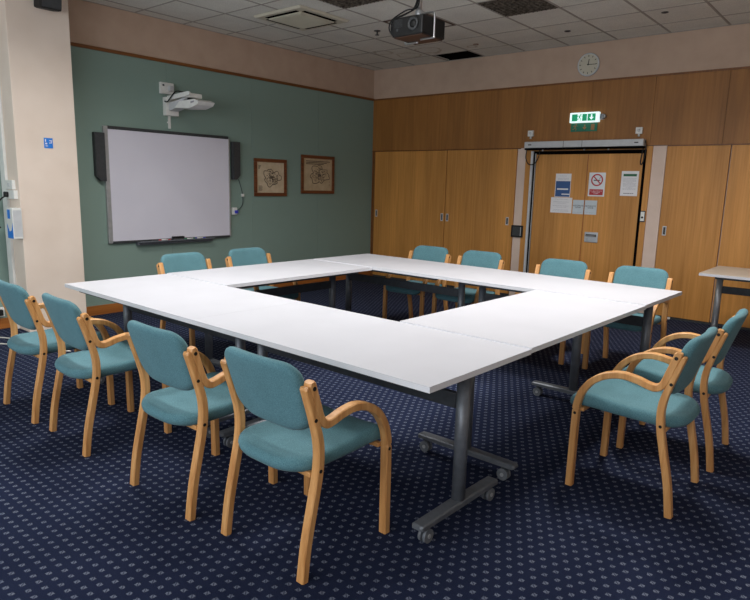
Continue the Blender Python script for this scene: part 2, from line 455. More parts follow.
# lever plate
b = MB().box((3.572, -.002, .832), (3.742, .0078, .962), .004)
hp = b.build('pull_plate', 'chrome', dr)
MB().box((3.590, -.004, .905), (3.722, -.0025, .934)).build('pull_recess', 'dark_grey', hp)
MB().cyl((3.61, -.006, .868), (3.61, -.002, .868), .016, n=14).build('lock_cylinder', 'alu', hp)
MB().tube([(3.60, -.004, .915), (3.62, -.024, .915), (3.69, -.024, .915), (3.71, -.004, .915)], .006, 8).build('grip', 'chrome', hp)

# right wall and the rear wall with its row of windows
struct(MB().box((RX, RY, 0), (RX+.2, 0.2, H+.3)), 'wall_right', 'column')
WZ0, WZ1 = 1.0, 2.85
wins = [(0.7, 2.9), (3.2, 5.4), (5.7, 7.7)]
b = MB(); cur = -.2
b.box((-.2, RY-.2, 0), (RX+.2, RY, WZ0)); b.box((-.2, RY-.2, WZ1), (RX+.2, RY, H+.3))
for a, c in wins: b.box((cur, RY-.2, WZ0), (a, RY, WZ1)); cur = c
b.box((cur, RY-.2, WZ0), (RX+.2, RY, WZ1)); struct(b, 'wall_rear', 'column')
for i, (a, c) in enumerate(wins):
    b = MB(); mid = (a + c) / 2
    b.box((a, RY-.12, WZ0), (a+.05, RY-.06, WZ1)); b.box((c-.05, RY-.12, WZ0), (c, RY-.06, WZ1))
    b.box((a, RY-.12, WZ0), (c, RY-.06, WZ0+.05)); b.box((a, RY-.12, WZ1-.05), (c, RY-.06, WZ1)); b.box((mid-.025, RY-.12, WZ0+.05), (mid+.025, RY-.06, WZ1-.05))
    w = struct(b, 'window_%d' % (i+1), 'white_pl')

# ------------------------------------------------------------------ things on the back wall
def on_back(name, x, z, label, cat, group=None): return thing(name, (x, 0, z), label, cat, 0, group)
# door operator
t = on_back('door_operator', 3.46, 2.04, 'long white automatic opener bar above the wooden double doors', 'door opener')
MB().box((-.755, -.105, -.034), (.755, -.0, .046), .008).build('housing', 'grey_pl', t)
for a_ in (-.70, .655): MB().box((a_, -.108, -.0), (a_+.045, -.1055, .012)).build('sensor_window', 'black', t)
MB().box((-.752, -.095, -.058), (.752, -.0065, -.0345)).build('under_shadow', 'void', t)  # dark strip put in as the shadow below the opener bar
for a_ in (-.22, .02): MB().box((a_, -.1056, -.033), (a_+.005, -.1045, .045)).build('cover_joint', 'dark_grey', t)
for x in (-.5, 0.05, .35): MB().cyl((x, -.085, -.076), (x, -.085, -.0585), .010, n=12).build('nub', 'chrome', t)
MB().tube([(-.735, -.06, -.05), (-.745, -.055, -.16), (-.70, -.05, -.24), (-.62, -.045, -.23), (-.575, -.035, -.14), (-.57, -.02, -.06)], .007).build('cable_loop', 'black', t)
MB().tube([(.762, -.05, .03), (.775, -.05, -.06), (.76, -.045, -.20), (.735, -.04, -.245), (.725, -.04, -.20), (.742, -.04, -.06)], .007).build('cable_loop', 'black', t)

for x, z, lb in ((2.745, 2.195, 'small white detector box above the left end of the opener bar'), (4.13, 2.185, 'small white detector box above the right end of the opener bar')):
    t = on_back('wall_detector', x, z, lb, 'sensor', 'white detectors over the double doors')
    MB().box((-.038, -.035, -.035), (.038, -.0, .04), .005).build('housing', 'white_pl', t)
    MB().lathe([(.016, -.036), (.016, -.043), (.008, -.045)], (0, 0, .004), 'y', 16).build('button', 'grey_pl', t)
    MB().cyl((0, -.016, -.065), (0, -.016, -.0355), .012, n=12).build('gland', 'white_pl', t)

# exit sign (lit) and the unlit plate under it
def man(b, cx, cz, s, y, d=(0, -.001, 0)):
    n = 10
    b.prism([(cx+s*(.12+.1*math.cos(2*PI*i/n)), y, cz+s*(.42+.1*math.sin(2*PI*i/n))) for i in range(n)], d)
    for q in ([(-.12, .3), (.1, .3), (.04, -.02), (-.12, -.02)], [(-.12, .02), (.02, 0), (.20, -.18), (.14, -.46), (.06, -.46), (.1, -.2), (-.06, -.08)],
              [(-.12, .02), (-.02, -.02), (-.16, -.26), (-.42, -.30), (-.42, -.22), (-.2, -.18)], [(.05, .3), (.1, .2), (.34, .12), (.34, .2)], [(-.12, .3), (-.08, .2), (-.32, .12), (-.36, .2)]):
        b.prism([(cx+s*u, y, cz+s*v) for u, v in q], d)
    return b
def arrow(b, cx, cz, s, y, d=(0, -.001, 0)):
    return b.prism([(cx+s*u, y, cz+s*v) for u, v in ((-.12, .45), (.12, .45), (.12, 0), (.38, 0), (0, -.45), (-.38, 0), (-.12, 0))], d)
t = on_back('exit_sign', 3.462, 2.365, 'lit green and white emergency exit sign with running figure and down arrow', 'exit sign')
MB().box((-.185, -.055, -.060), (.185, -.0, .062), .010).build('light_box', 'lit_white', t)
for a_, c_ in ((-.155, -.082), (-.022, .036), (.046, .145)): MB().box((a_, -.0565, -.042), (c_, -.0555, .042)).build('green_field', 'lit_green', t)
man(MB(), -.052, 0, .085, -.0575).build('running_figure', 'lit_green', t)
arrow(MB(), .095, 0, .070, -.0575).build('down_arrow', 'lit_white', t)
b = MB().lathe([(.030, -.0), (.030, -.045), (.024, -.05)], (.232, 0, .004), 'y', 18); b.box((.186, -.03, -.03), (.232, -.001, .035))
b.build('end_fitting', 'alu', t)
for k in range(3): MB().box((.200+.018*k, -.0515, -.02), (.206+.018*k, -.0305, .03)).build('cooling_fin', 'dark_grey', t)
t = on_back('exit_plate', 3.45, 2.252, 'unlit dark green exit plate mounted directly under the lit exit sign', 'sign')
MB().box((-.168, -.008, -.052), (.168, .002, .050), .002).build('plate', 'sign_green', t)
man(MB(), -.11, 0, .085, -.0085).build('running_figure', 'sign_copper', t); MB().box((.09, -.0095, -.036), (.135, -.0085, .036)).build('doorway_symbol', 'sign_copper', t)
arrow(MB(), .01, 0, .07, -.0085).build('down_arrow', 'sign_copper', t)

# papers on the double doors
YD = .008
def notice(name, x0, x1, z0, z1, mat, label, cat='notice', group=None):
    t = thing(name, ((x0+x1)/2, YD, (z0+z1)/2), label, cat, 0, group)
    w, h = (x1-x0)/2, (z1-z0)/2
    MB().box((-w, -.002, -h), (w, -.0, h)).build('sheet', mat, t)
    return t, w, h
def lines(rows, w, mat, name, parent, y=-.0025, th=.0028, seed=1):
    r = random.Random(seed); b = MB()
    for z, frac in rows:
        x = -w * frac
        while x < w * frac - .004:
            L_ = r.uniform(.010, .026); e = min(x+L_, w*frac); b.box((x, y, z-th/2), (e, y+.0005, z+th/2)); x = e + .005
    return b.build(name, mat, parent)
t, w, h = notice('poster', 3.127, 3.335, 1.386, 1.684, 'paper', 'blue and white poster at upper left of the double doors', 'poster')
MB().box((-w+.008, -.003, -h+.006), (w-.006, -.0021, h-.095)).build('blue_panel', 'blue', t)
MB().box((-.074, -.0036, -.056), (.074, -.003, -.038)).build('white_bar', 'paper', t); MB().box((-.01, -.0036, -.118), (w-.008, -.003, -.104)).build('white_bar', 'paper', t)
lines([(h-.03, .45), (h-.06, .7), (h-.075, .7)], w, 'ink_soft', 'text_lines', t, seed=3)
t, w, h = notice('paper_notice', 3.083, 3.370, 1.184, 1.381, 'paper', 'wide white paper notice with small print below the blue poster')
lines([(h-.022-.017*k, f) for k, f in enumerate((.6, 0, .75, .4, 0, .8, .5, 0, .7, .8))if f], w, 'ink_soft', 'text_lines', t, seed=5)
t, w, h = notice('door_label', 3.384, 3.5265, 1.180, 1.357, 'palegrey_paper', 'small pale grey label on left leaf beside the meeting edge', 'label', 'pale labels either side of the door joint')
text_mesh('lettering', 'AUTOMATIC\nDOOR', .0245, (0, -.0027, .005), 'ink', t)
lines([(-h+.022, .7)], w, 'ink_soft', 'text_lines', t, seed=7)
t, w, h = notice('door_label', 3.541, 3.695, 1.180, 1.357, 'palegrey_paper', 'small pale grey label on right leaf, under the no smoking sign', 'label', 'pale labels either side of the door joint')
text_mesh('lettering', 'AUTOMATIC\nDOOR', .0245, (0, -.0027, .005), 'ink', t)
lines([(-h+.022, .7)], w, 'ink_soft', 'text_lines', t, seed=7)
t, w, h = notice('no_smoking_sign', 3.567, 3.773, 1.408, 1.700, 'lam', 'glossy white no smoking sign with red ring and red panel', 'sign')
b = MB(); n = 36; R1, R2, cz = .075, .059, .055
for i in range(n):
    a0, a1 = 2*PI*i/n, 2*PI*(i+1)/n
    b.prism([(R2*math.cos(a0), -.0024, cz+R2*math.sin(a0)), (R1*math.cos(a0), -.0024, cz+R1*math.sin(a0)), (R1*math.cos(a1), -.0024, cz+R1*math.sin(a1)), (R2*math.cos(a1), -.0024, cz+R2*math.sin(a1))], (0, -.0008, 0))
c = math.cos(PI/4)
b.prism([(-.062*c-.007*c, -.0036, cz+.062*c-.007*c), (.062*c-.007*c, -.0036, cz-.062*c-.007*c), (.062*c+.007*c, -.0036, cz-.062*c+.007*c), (-.062*c+.007*c, -.0036, cz+.062*c+.007*c)], (0, -.0006, 0))
b.build('prohibition_ring', 'red', t)
b = MB().box((-.042, -.0030, cz-.010), (.026, -.0023, cz+.002)); b.box((.029, -.0030, cz-.010), (.040, -.0023, cz+.002))
b.tube([(.034, -.0028, cz+.006), (.030, -.0028, cz+.018), (.042, -.0028, cz+.026), (.036, -.0028, cz+.038)], .0022, 6); b.build('cigarette', 'ink', t)
rp = MB().box((-.086, -.003, -h+.016), (.086, -.0021, -h+.088)).build('red_panel', 'red', t)
text_mesh('lettering', 'It is against the law to\nsmoke in these\npremises', .0165, (0, -.0036, -h+.052), 'paper', rp)
t, w, h = notice('paper_notice', 3.965, 4.168, 1.425, 1.720, 'paper', 'white portrait notice with green heading on right door leaf')
MB().box((-.078, -.003, h-.062), (.078, -.0021, h-.034)).build('heading_band', 'green_ink', t)
lines([(h-.085-.012*k, .75 if k % 5 != 4 else .4) for k in range(12)], w, 'ink_soft', 'text_lines', t, seed=9)
lines([(-h+.030, .6)], w, 'ink', 'footer_text', t, seed=11, th=.007)

# door push button, card reader
t = on_back('door_button', 4.262, 1.19, 'narrow white button plate on the wood strip right of the double doors', 'switch')
MB().box((-.028, -.014, -.066), (.028, .002, .066), .003).build('back_box', 'dark_grey', t)
MB().box((-.022, -.020, -.055), (.022, -.0142, .055), .003).build('plate', 'white_pl', t)
MB().lathe([(.012, -.0205), (.012, -.026), (.005, -.028)], (0, 0, -.012), 'y', 16).build('push_button', 'black', t)
t = on_back('card_reader', 2.632, .906, 'square black framed panel on the pale strip left of the double doors', 'panel')
MB().box((-.085, -.022, -.080), (.085, .0, .082), .005).build('frame', 'black', t)
MB().box((-.062, -.025, -.062), (.045, -.0222, .062), .002).build('panel', 'dark_grey', t)
MB().box((.052, -.0245, -.060), (.064, -.0222, .060)).build('edge_strip', 'alu', t)
for o_ in (t,): o_.location.y = -.0005

# clock
t = on_back('wall_clock', 3.448, 2.992, 'round white wall clock on the plaster above the wood panels', 'clock')
MB().lathe([(.128, 0), (.136, -.006), (.136, -.022), (.130, -.030), (.122, -.030), (.120, -.024)], (0, 0, 0), 'y', 40).build('rim', 'grey_pl', t)
MB().lathe([(.119, -.0245), (.119, -.0255)], (0, 0, 0), 'y', 40).build('dial', 'cassette', t)
b = MB()
for k in range(12):
    a = 2*PI*k/12; mt = Matrix.Rotation(a, 4, 'Y'); b.box((-.004, -.0270, .090), (.004, -.0258, .110), mat=mt)
b.build('hour_mark', 'ink', t)
MB().box((-.0045, -.0285, -.01), (.0045, -.0275, .062), mat=Matrix.Rotation(math.radians(8), 4, 'Y')).build('hour_hand', 'black', t)
MB().box((-.0035, -.0295, -.014), (.0035, -.0288, .092), mat=Matrix.Rotation(math.radians(92), 4, 'Y')).build('minute_hand', 'black', t)
MB().lathe([(.009, -.0296), (.009, -.032)], (0, 0, 0), 'y', 14).build('hub', 'black', t)

# ------------------------------------------------------------------ things on the left wall
def on_left(name, y, z, label, cat, group=None): return thing(name, (0, y, z), label, cat, 0, group)
t = on_left('whiteboard', -3.622, 1.400, 'large wall mounted interactive whiteboard with thin grey frame on the green wall', 'whiteboard')
hw, hh = .782, .600
MB().box((.002, -hw, -hh), (.030, hw, hh)).build('board_surface', 'board', t)
b = MB().use('alu').box((0, -hw-.048, -hh-.022), (.034, -hw-.0005, hh+.030), .003).box((0, hw+.0005, -hh-.012), (.036, hw+.018, hh+.010), .003)
b.use('dark_grey').box((0, -hw, hh+.0005), (.036, hw, hh+.034), .003).box((0, -hw, -hh-.026), (.036, hw, -hh-.0005), .003)
b.build('frame', None, t)
b = MB().box((.037, -.50, -hh-.026), (.105, .50, -hh-.020), .002).box((.100, -.50, -hh-.0195), (.105, .50, -hh-.010)).box((0, -.50, -hh-.058), (.06, .50, -hh-.0265), .004)
b.build('pen_tray', 'rubber', t)
zt = 1.400-.600-.0195+.009
for y, k, lb in ((-3.975, 'black', 'black marker pen at the left end of the whiteboard tray'), (-3.80, 'pen_red', 'red marker pen lying in the whiteboard tray'),
                 (-3.46, 'pen_green', 'green marker pen lying in the whiteboard tray'), (-3.32, 'pen_blue', 'blue marker pen lying in the whiteboard tray')):
    t = thing('marker_pen', (.075, y, zt), lb, 'pen', 0, 'marker pens in the whiteboard tray')
    MB().cyl((0, -.045, 0), (0, .04, 0), .0085, n=12).build('barrel', 'white_pl' if k != 'black' else 'black', t)
    MB().cyl((0, .0405, 0), (0, .075, 0), .0088, n=12).build('cap', k, t)
    MB().cyl((0, -.075, 0), (0, -.0455, 0), .0088, n=12).build('sleeve', k, t)
t = thing('board_eraser', (.072, -3.62, zt-.009), 'black board eraser standing in the middle of the tray', 'eraser')
MB().box((-.022, -.07, .0), (.022, .07, .022), .003).build('felt_pad', 'dark_grey', t)
MB().box((-.024, -.075, .0225), (.024, .075, .044), .006).build('grip', 'black', t)

def board_speaker(y, z0, z1, label, flip):
    t = on_left('board_speaker', y, z0, label, 'speaker', 'slim speakers flanking the whiteboard')
    h = z1 - z0; s = flip
    pr = [(-.055, h), (.055, h), (.055, .0), (.0, .0), (-.055, .055)] if s < 0 else [(-.055, h), (.055, h), (.055, .055), (.0, 0), (-.055, 0)]
    pr = [(a, c) for a, c in pr]
    MB().prism([(.012, a, c) for a, c in pr], (.053, 0, 0)).build('cabinet', 'dark_grey', t)
    g = MB().prism([(.0655, a*.86, .02 + c*.93) for a, c in pr], (.005, 0, 0)).build('grille', 'dark_grey', t)
    MB().box((-.012, -.03, h*.25), (.0118, .03, h*.75)).build('bracket', 'dark_steel', t)
    return t
board_speaker(-4.512, 1.45, 1.955, 'slim dark speaker at the left edge of the whiteboard', -1)
t = board_speaker(-2.735, 1.505, 1.975, 'slim dark speaker at the right edge of the whiteboard', 1)
t2 = on_left('speaker_cable', -2.655, 1.49, 'thin dark cable running from right speaker down to wall socket', 'cable')
MB().tube([(.03, -.03, .02), (.02, .02, -.10), (.015, .045, -.20), (.015, .04, -.30), (.02, -.02, -.36), (.05, -.10, -.385)], .004).build('lead', 'ink', t2)
MB().box((.002, .025, -.20), (.03, .060, -.165), .004).build('inline_adapter', 'white_pl', t2)
t = on_left('wall_socket', -2.75, 1.105, 'small white wall socket beside the lower right of the whiteboard', 'socket')
MB().box((0, -.035, -.045), (.034, .035, .045), .004).build('back_box', 'white_pl', t)
MB().box((.0345, -.01, -.026), (.065, .028, .012), .005).build('plug', 'pen_blue', t)

# interactive projector on its wall arm
t = on_left('short_throw_projector', -3.70, 2.205, 'white short throw projector on a wall arm above the whiteboard', 'projector')
MB().box((0, -.02, 0), (.09, .16, .235), .006).build('wall_mount', 'white_pl', t)
MB().prism([(.091, .02, .06), (.34, .02, .10), (.50, .02, .19), (.50, .02, .205), (.091, .02, .16)], (0, .13, 0)).build('arm', 'grey_pl', t)
MB().prism([(.09, -.005, .245), (.62, .0, .275), (.66, .0, .265), (.66, 0, .235), (.55, 0, .215), (.09, -.005, .19)], (0, .018, 0)).build('side_cover', 'white_pl', t)
b = MB(); b.prism([(.24, .018, .09), (.36, .018, .165), (.74, .018, .175), (.84, .018, .145), (.80, .018, .105), (.62, .018, .07)], (0, .24, 0)); 
hd = b.build('mirror_housing', 'white_pl', t)
MB().prism([(.66, .017, .125), (.74, .017, .135), (.74, .017, .155), (.66, .017, .150)], (0, -.004, 0)).build('side_vent', 'ink_soft', hd)
MB().box((.18, .03, .206), (.60, .22, .262), .012).build('projector_body', 'white_pl', t)
MB().box((.36, .06, .178), (.52, .2, .205)).build('lens_bay', 'black', t)
MB().tube([(.06, -.022, .18), (.14, -.024, .17), (.26, -.022, .24), (.34, .0, .29), (.44, .05, .275), (.5, .06, .262)], .008).build('cable', 'black', t)
MB().box((.0, .045, -.165), (.022, .075, -.001), .002).build('cable_duct', 'white_pl', t)
MB().box((.0, .03, -.095), (.026, .0445, -.075), .002).build('duct_clip', 'white_pl', t)
STP = t; STP.scale = (.76, .90, .86)
t = on_left('double_socket', -3.675, 2.505, 'white double socket with a plug, above the short throw projector', 'socket')
MB().box((0, -.085, -.062), (.036, .085, .062), .005).build('faceplate', 'white_pl', t)
MB().box((.0365, .01, -.03), (.075, .065, .03), .008).build('plug', 'grey_pl', t)
MB().box((.0365, -.06, .02), (.042, -.04, .04)).build('rocker_switch', 'dark_grey', t)

# two framed prints, plain map-like designs
def print_(y0, y1, z0, z1, seed, label):
    yc, zc = (y0+y1)/2, (z0+z1)/2; w, h = (y1-y0)/2, (z1-z0)/2
    t = on_left('framed_print', yc, zc, label, 'picture', 'framed antique prints on the green wall')
    b = MB(); f = .045
    for (a, c) in (((-w, h-f), (w, h)), ((-w, -h), (w, -h+f)), ((-w, -h+f+.0003), (-w+f, h-f-.0003)), ((w-f, -h+f+.0003), (w, h-f-.0003))):
        b.box((.004, a[0], a[1]), (.026, c[0], c[1]), .004)
    b.build('frame', 'picframe', t)
    MB().box((.004, -w+f+.0005, -h+f+.0005), (.012, w-f-.0005, h-f-.0005)).build('sheet', 'map_paper_dark' if seed == 2 else 'map_paper', t)
    r = random.Random(seed); b = MB(); X = .0122
    iw, ih = w-f-.03, h-f-.03
    # coast outline and rivers of an imaginary island
    n = 46; pts = []
    for i in range(n):
        a = 2*PI*i/n; k = .68 + .10*math.sin(3*a+seed) + .08*math.sin(7*a+2*seed) + r.uniform(-.05, .05)
        pts.append((X, math.cos(a)*iw*k + iw*.1, math.sin(a)*ih*k*.9 - .0))
    b.tube(pts + [pts[0]], .0045, 4, 2)
    for i in range(130):
        a = r.uniform(0, 2*PI); q = r.uniform(0, .62) ** .7 * .9
        y, z = math.cos(a)*iw*q*.85+iw*.1, math.sin(a)*ih*q*.85
        b.box((X-.0002, y-.008, z-.0030), (X+.0006, y+r.uniform(.004, .014), z+.0030))
    for i in range(14):
        a = r.uniform(0, 2*PI); y, z = iw*.1, 0; p = []
        for k in range(5): p.append((X, y, z)); y += math.cos(a)*iw*.13; z += math.sin(a)*ih*.12; a += r.uniform(-.7, .7)
        b.tube(p, .0014, 4, 2)
    if seed == 1:
        for k in range(4): b.box((X, -iw, ih-.02-.014*k), (X+.0006, -iw+.045-.008*k, ih-.013-.014*k))
        for k in range(5): b.box((X, -iw, -ih+.014*k), (X+.0006, -iw+.06+.01*(k % 2), -ih+.007+.014*k))
    else:
        for k in range(3): b.box((X, -iw+.02, ih-.012-.02*k), (X+.0006, iw*(.95-.25*k), ih-.002-.02*k))
        for k in range(4): b.box((X, iw-.03, -ih+.05+.045*k), (X+.0006, iw-.012, -ih+.056+.045*k))
    b.build('drawing', 'map_ink', t)
M['map_ink'] = new_mat('map_ink', rgb(70, 58, 48), 0.8)
M['map_paper_dark'] = noisy('aged_map_paper_dark', rgb(176, 156, 124), rgb(192, 172, 140), 14, 0.8, 0)
print_(-2.418, -1.850, 1.297, 1.792, 1, 'framed old style print nearer the whiteboard, pale sheet in reddish brown frame')
print_(-1.572, -.899, 1.335, 1.880, 2, 'framed old style print nearer the room corner, darker brown frame')

# column fittings
t = thing('column_sticker', (.355, -5.16, 1.795), 'small square bright blue sign on the cream column', 'sign')
MB().box((0, -.040, -.047), (.003, .040, .047)).build('plate', 'bright_blue', t)
b = MB().use('paper')
for (a, c, d, e) in ((-.030, -.022, .012, .036), (-.012, -.030, .002, -.012), (.008, .034, .020, .026), (.006, .030, -.002, .004), (-.030, -.006, -.030, -.024), (.022, .030, .006, .018)):
    b.box((.0031, a, d), (.0042, c, e))
b.build('white_mark', None, t)
t = thing('loudspeaker', (.3545, -5.135, 3.0), 'black loudspeaker bracketed high on the cream column', 'speaker')
MB().box((0, -.03, .08), (.04, .03, .16)).build('bracket', 'black', t)
mt = Matrix.Rotation(math.radians(9), 4, 'Y')
MB().box((.041, -.095, -.015), (.20, .095, .24), .022, mat=Matrix.Translation((0, 0, .0)) @ mt).build('cabinet', 'black', t)
MB().box((.201, -.085, .0), (.208, .085, .225), .003, mat=mt).build('grille', 'dark_grey', t)
t = thing('light_switch', (.205, -5.45, 1.40), 'upper white switch plate on the side of the column', 'switch', 0, 'white plates on the column side')
MB().box((-.075, -.03, -.043), (.075, 0, .043), .003).build('faceplate', 'white_pl', t)
MB().box((-.02, -.036, -.018), (.02, -.0305, .018), .002).build('rocker', 'grey_pl', t)
t = thing('wall_socket', (.235, -5.45, 1.31), 'lower white socket plate on the column side, with black plug', 'socket', 0, 'white plates on the column side')
MB().box((-.10, -.036, -.040), (.085, 0, .040), .003).build('faceplate', 'white_pl', t)
pg = MB().box((-.078, -.070, -.025), (-.030, -.0365, .025), .010).build('plug', 'black', t)
MB().tube([(-.06, -.065, -.02), (-.07, -.10, -.05), (-.10, -.12, -.11), (-.13, -.12, -.18), (-.13, -.13, -.26), (-.06, -.12, -.31)], .007).build('lead', 'black', pg)
t = thing('wipes_dispenser', (.300, -5.449, .905), 'blue and white box dispenser mounted on the column side below the sockets', 'dispenser')
MB().box((-.060, -.085, .0), (.075, .0, .285), .006).build('case', 'white_pl', t)
b = MB().use('bright_blue').prism([(-.058, -.0855, .004), (.071, -.0855, .004), (.071, -.0855, .15), (.04, -.0855, .08), (-.01, -.0855, .065), (-.058, -.0855, .14)], (0, -.001, 0))
b.build('front_graphic', None, t)
MB().box((-.035, -.0865, .185), (.025, -.0855, .268)).build('blue_label', 'bright_blue', t)
MB().box((.0755, -.078, .02), (.0765, -.008, .265)).build('side_panel', 'grey_pl', t)
# loose leads on the floor behind the chairs
t = thing('floor_lead', (.5, -5.75, 0), 'pale loose cable looping over the carpet by the column foot', 'cable')
MB().tube([(-.42, -.12, .006), (-.2, -.02, .006), (.0, .08, .006), (.25, .16, .006), (.55, .28, .006), (.75, .36, .006)], .006).build('lead', 'cable_w', t)
MB().tube([(-.42, -.25, .006), (-.1, -.2, .006), (.1, -.08, .006), (.3, .04, .006), (.6, .12, .006), (.8, .26, .006)], .006).build('lead', 'cable_w', t)
t = thing('wall_socket', (0, -5.62, .17), 'low white socket with black plug left of the column, near skirting', 'socket')
MB().box((0, -.075, -.045), (.03, .075, .045), .004).build('faceplate', 'white_pl', t)
MB().box((.0305, .0, -.03), (.075, .05, .03), .01).build('plug', 'black', t)

# ------------------------------------------------------------------ ceiling fittings
t = thing('ceiling_cassette', (1.36, -2.84, H-.004), 'square cream four way air conditioning cassette in the ceiling grid', 'air conditioner')
b = MB(); W_ = .37
b.ring_loft([[(-W_, -W_, 0), (W_, -W_, 0), (W_, W_, 0), (-W_, W_, 0)], [(-W_+.02, -W_+.02, -.022), (W_-.02, -W_+.02, -.022), (W_-.02, W_-.02, -.022), (-W_+.02, W_-.02, -.022)]], True, False)
b.build('surround', 'cassette', t)
b = MB()
for k in range(4):
    m_ = Matrix.Rotation(k*PI/2, 4, 'Z'); b.box((-.24, -.305, -.026), (.24, -.262, -.0225), mat=m_)
b.build('air_slot', 'void', t)
b = MB(); w2 = .25
b.ring_loft([[(-w2, -w2, -.0225), (w2, -w2, -.0225), (w2, w2, -.0225), (-w2, w2, -.0225)], [(-w2, -w2, -.034), (w2, -w2, -.034), (w2, w2, -.034), (-w2, w2, -.034)], [(-w2+.03, -w2+.03, -.042), (w2-.03, -w2+.03, -.042), (w2-.03, w2-.03, -.042), (-w2+.03, w2-.03, -.042)]], True, False)
b.build('intake_panel', 'cassette', t)
b = MB()
for k in range(14): b.box((-.20, -.195+.03*k, -.046), (.20, -.185+.03*k, -.0425))
b.build('intake_slats', 'cassette', t)

for (i, j), lb in ((v1, 'dark dusty return air grille in the ceiling right of the projector'), (v2, 'dark dusty return air grille between cassette and ceiling projector')):
    cx, cy = (xs[i]+xs[i+1])/2, (ys[j]+ys[j+1])/2; hx, hy = (xs[i+1]-xs[i])/2-.014, (ys[j+1]-ys[j])/2-.011
    t = thing('ceiling_vent', (cx, cy, H), lb, 'vent', 0, 'dark grilles in the ceiling')
    MB().box((-hx, -hy, -.004), (hx, hy, -.0003)).build('backing', 'vent', t)
    b = MB()
    for k in range(12):
        q = -hx + (k+.5)*2*hx/12; b.box((q-.003, -hy, -.010), (q+.003, hy, -.0045))
    for k in range(12):
        q = -hy + (k+.5)*2*hy/12; b.box((-hx, q-.003, -.0095), (hx, q+.003, -.0045))
    b.build('eggcrate', 'vent', t)
t = thing('ceiling_sprinkler', (1.67, -1.93, H), 'tiny dark sprinkler head in the ceiling left of the projector', 'sprinkler')
MB().cyl((0, 0, -.006), (0, 0, -.0002), .038, n=20).build('escutcheon', 'dark_grey', t)
MB().cyl((0, 0, -.045), (0, 0, -.0045), .009, n=12).build('body', 'dark_grey', t)
MB().cyl((0, 0, -.049), (0, 0, -.0455), .026, n=16).build('deflector', 'dark_grey', t)
for x, y, lb in ((3.457, -.711, 'small dark flush disc in the ceiling above the exit sign'), (2.256, -.703, 'small brown flush disc in the ceiling behind the projector'), (4.55, -.90, 'small dark flush disc in the ceiling near the top right corner')):
    t = thing('ceiling_disc', (x, y, H), lb, 'sensor', 0, 'flush discs in the ceiling')
    MB().cyl((0, 0, -.006), (0, 0, -.0002), .034, n=20).build('cover', 'dark_grey' if x != 2.256 else 'trimwood', t)
    MB().cyl((0, 0, -.010), (0, 0, -.0065), .018, n=16).build('centre', 'gridbar' if x == 2.256 else 'black', t)

t = thing('ceiling_access_panel', (xs[cell(2.2, -1.9)[0]]+.298, ys[cell(2.2, -1.9)[1]]+.298, H), 'ceiling panel with brown edging directly behind the hanging projector', 'panel')
for q in range(4): MB().box((-.285, -.285, -.008), (.285, -.262, .0), mat=Matrix.Rotation(q*PI/2, 4, 'Z')).build('edging', 'brown_dark', t)
MB().box((-.2615, -.2615, -.005), (.2615, .2615, .0)).build('panel', 'tile', t)
# ceiling projector
t = thing('ceiling_projector', (3.19, -3.17, 2.745), 'black projector hanging on a short pole in a chrome cradle', 'projector', math.radians(-1))
MB().box((-.165, -.165, .0), (.165, .165, .155), .014).build('body', 'black', t)
MB().box((-.150, -.150, -.006), (.150, .150, -.0003)).build('base_reflection', 'brown_dark', t)  # brown sheet paints the wood's reflection onto the projector underside
ln = MB().lathe([(.054, -.1655), (.054, -.178), (.048, -.182), (.038, -.182), (.036, -.174)], (.070, 0, .085), 'y', 26).build('lens_barrel', 'dark_grey', t)
MB().lathe([(.0355, -.1735), (.020, -.1775), (.004, -.179)], (.070, 0, .085), 'y', 22).build('lens_glass', 'black', ln)
MB().lathe([(.012, -.1655), (.012, -.170)], (-.105, 0, .055), 'y', 14).build('infrared_eye', 'dark_grey', t)
for k in range(7): MB().box((-.14, -.1658, .075+.010*k), (-.05, -.1652, .079+.010*k)).build('front_vent', 'dark_grey', t)
MB().tube([(.04, -.02, -.014), (.176, -.02, -.012), (.182, -.02, -.0), (.182, -.02, .14), (.176, -.02, .185), (.12, -.01, .20), (.0, 0, .20)], .0085, 10, 5).build('chrome_cradle', 'chrome', t)
MB().tube([(-.04, .05, -.014), (-.176, .05, -.012), (-.182, .05, .0), (-.182, .05, .14), (-.176, .05, .185), (-.12, .04, .20), (0, 0, .20)], .0085, 10, 5).build('chrome_cradle', 'chrome', t)
MB().lathe([(.022, .18), (.022, H-2.745-.0105)], (0, 0, 0), 'z', 18).build('pole', 'chrome', t)
MB().lathe([(.06, H-2.745-.010), (.06, H-2.745-.0)], (0, 0, 0), 'z', 24).build('ceiling_plate', 'dark_grey', t)
MB().lathe([(.030, .175), (.036, .185), (.036, .225), (.030, .235)], (0, 0, 0), 'z', 18).build('clamp', 'alu', t)
for k, dx in enumerate((0, .02, -.015)):
    MB().tube([(.022, -.03, .40), (.0+dx, -.05, .25), (-.08, -.08-.01*k, .205+dx), (-.185-dx, -.12, .16), (-.215-dx, -.12, .09), (-.20, -.10, .03), (-.168, -.06, .03)], .006).build('cable', 'black', t)

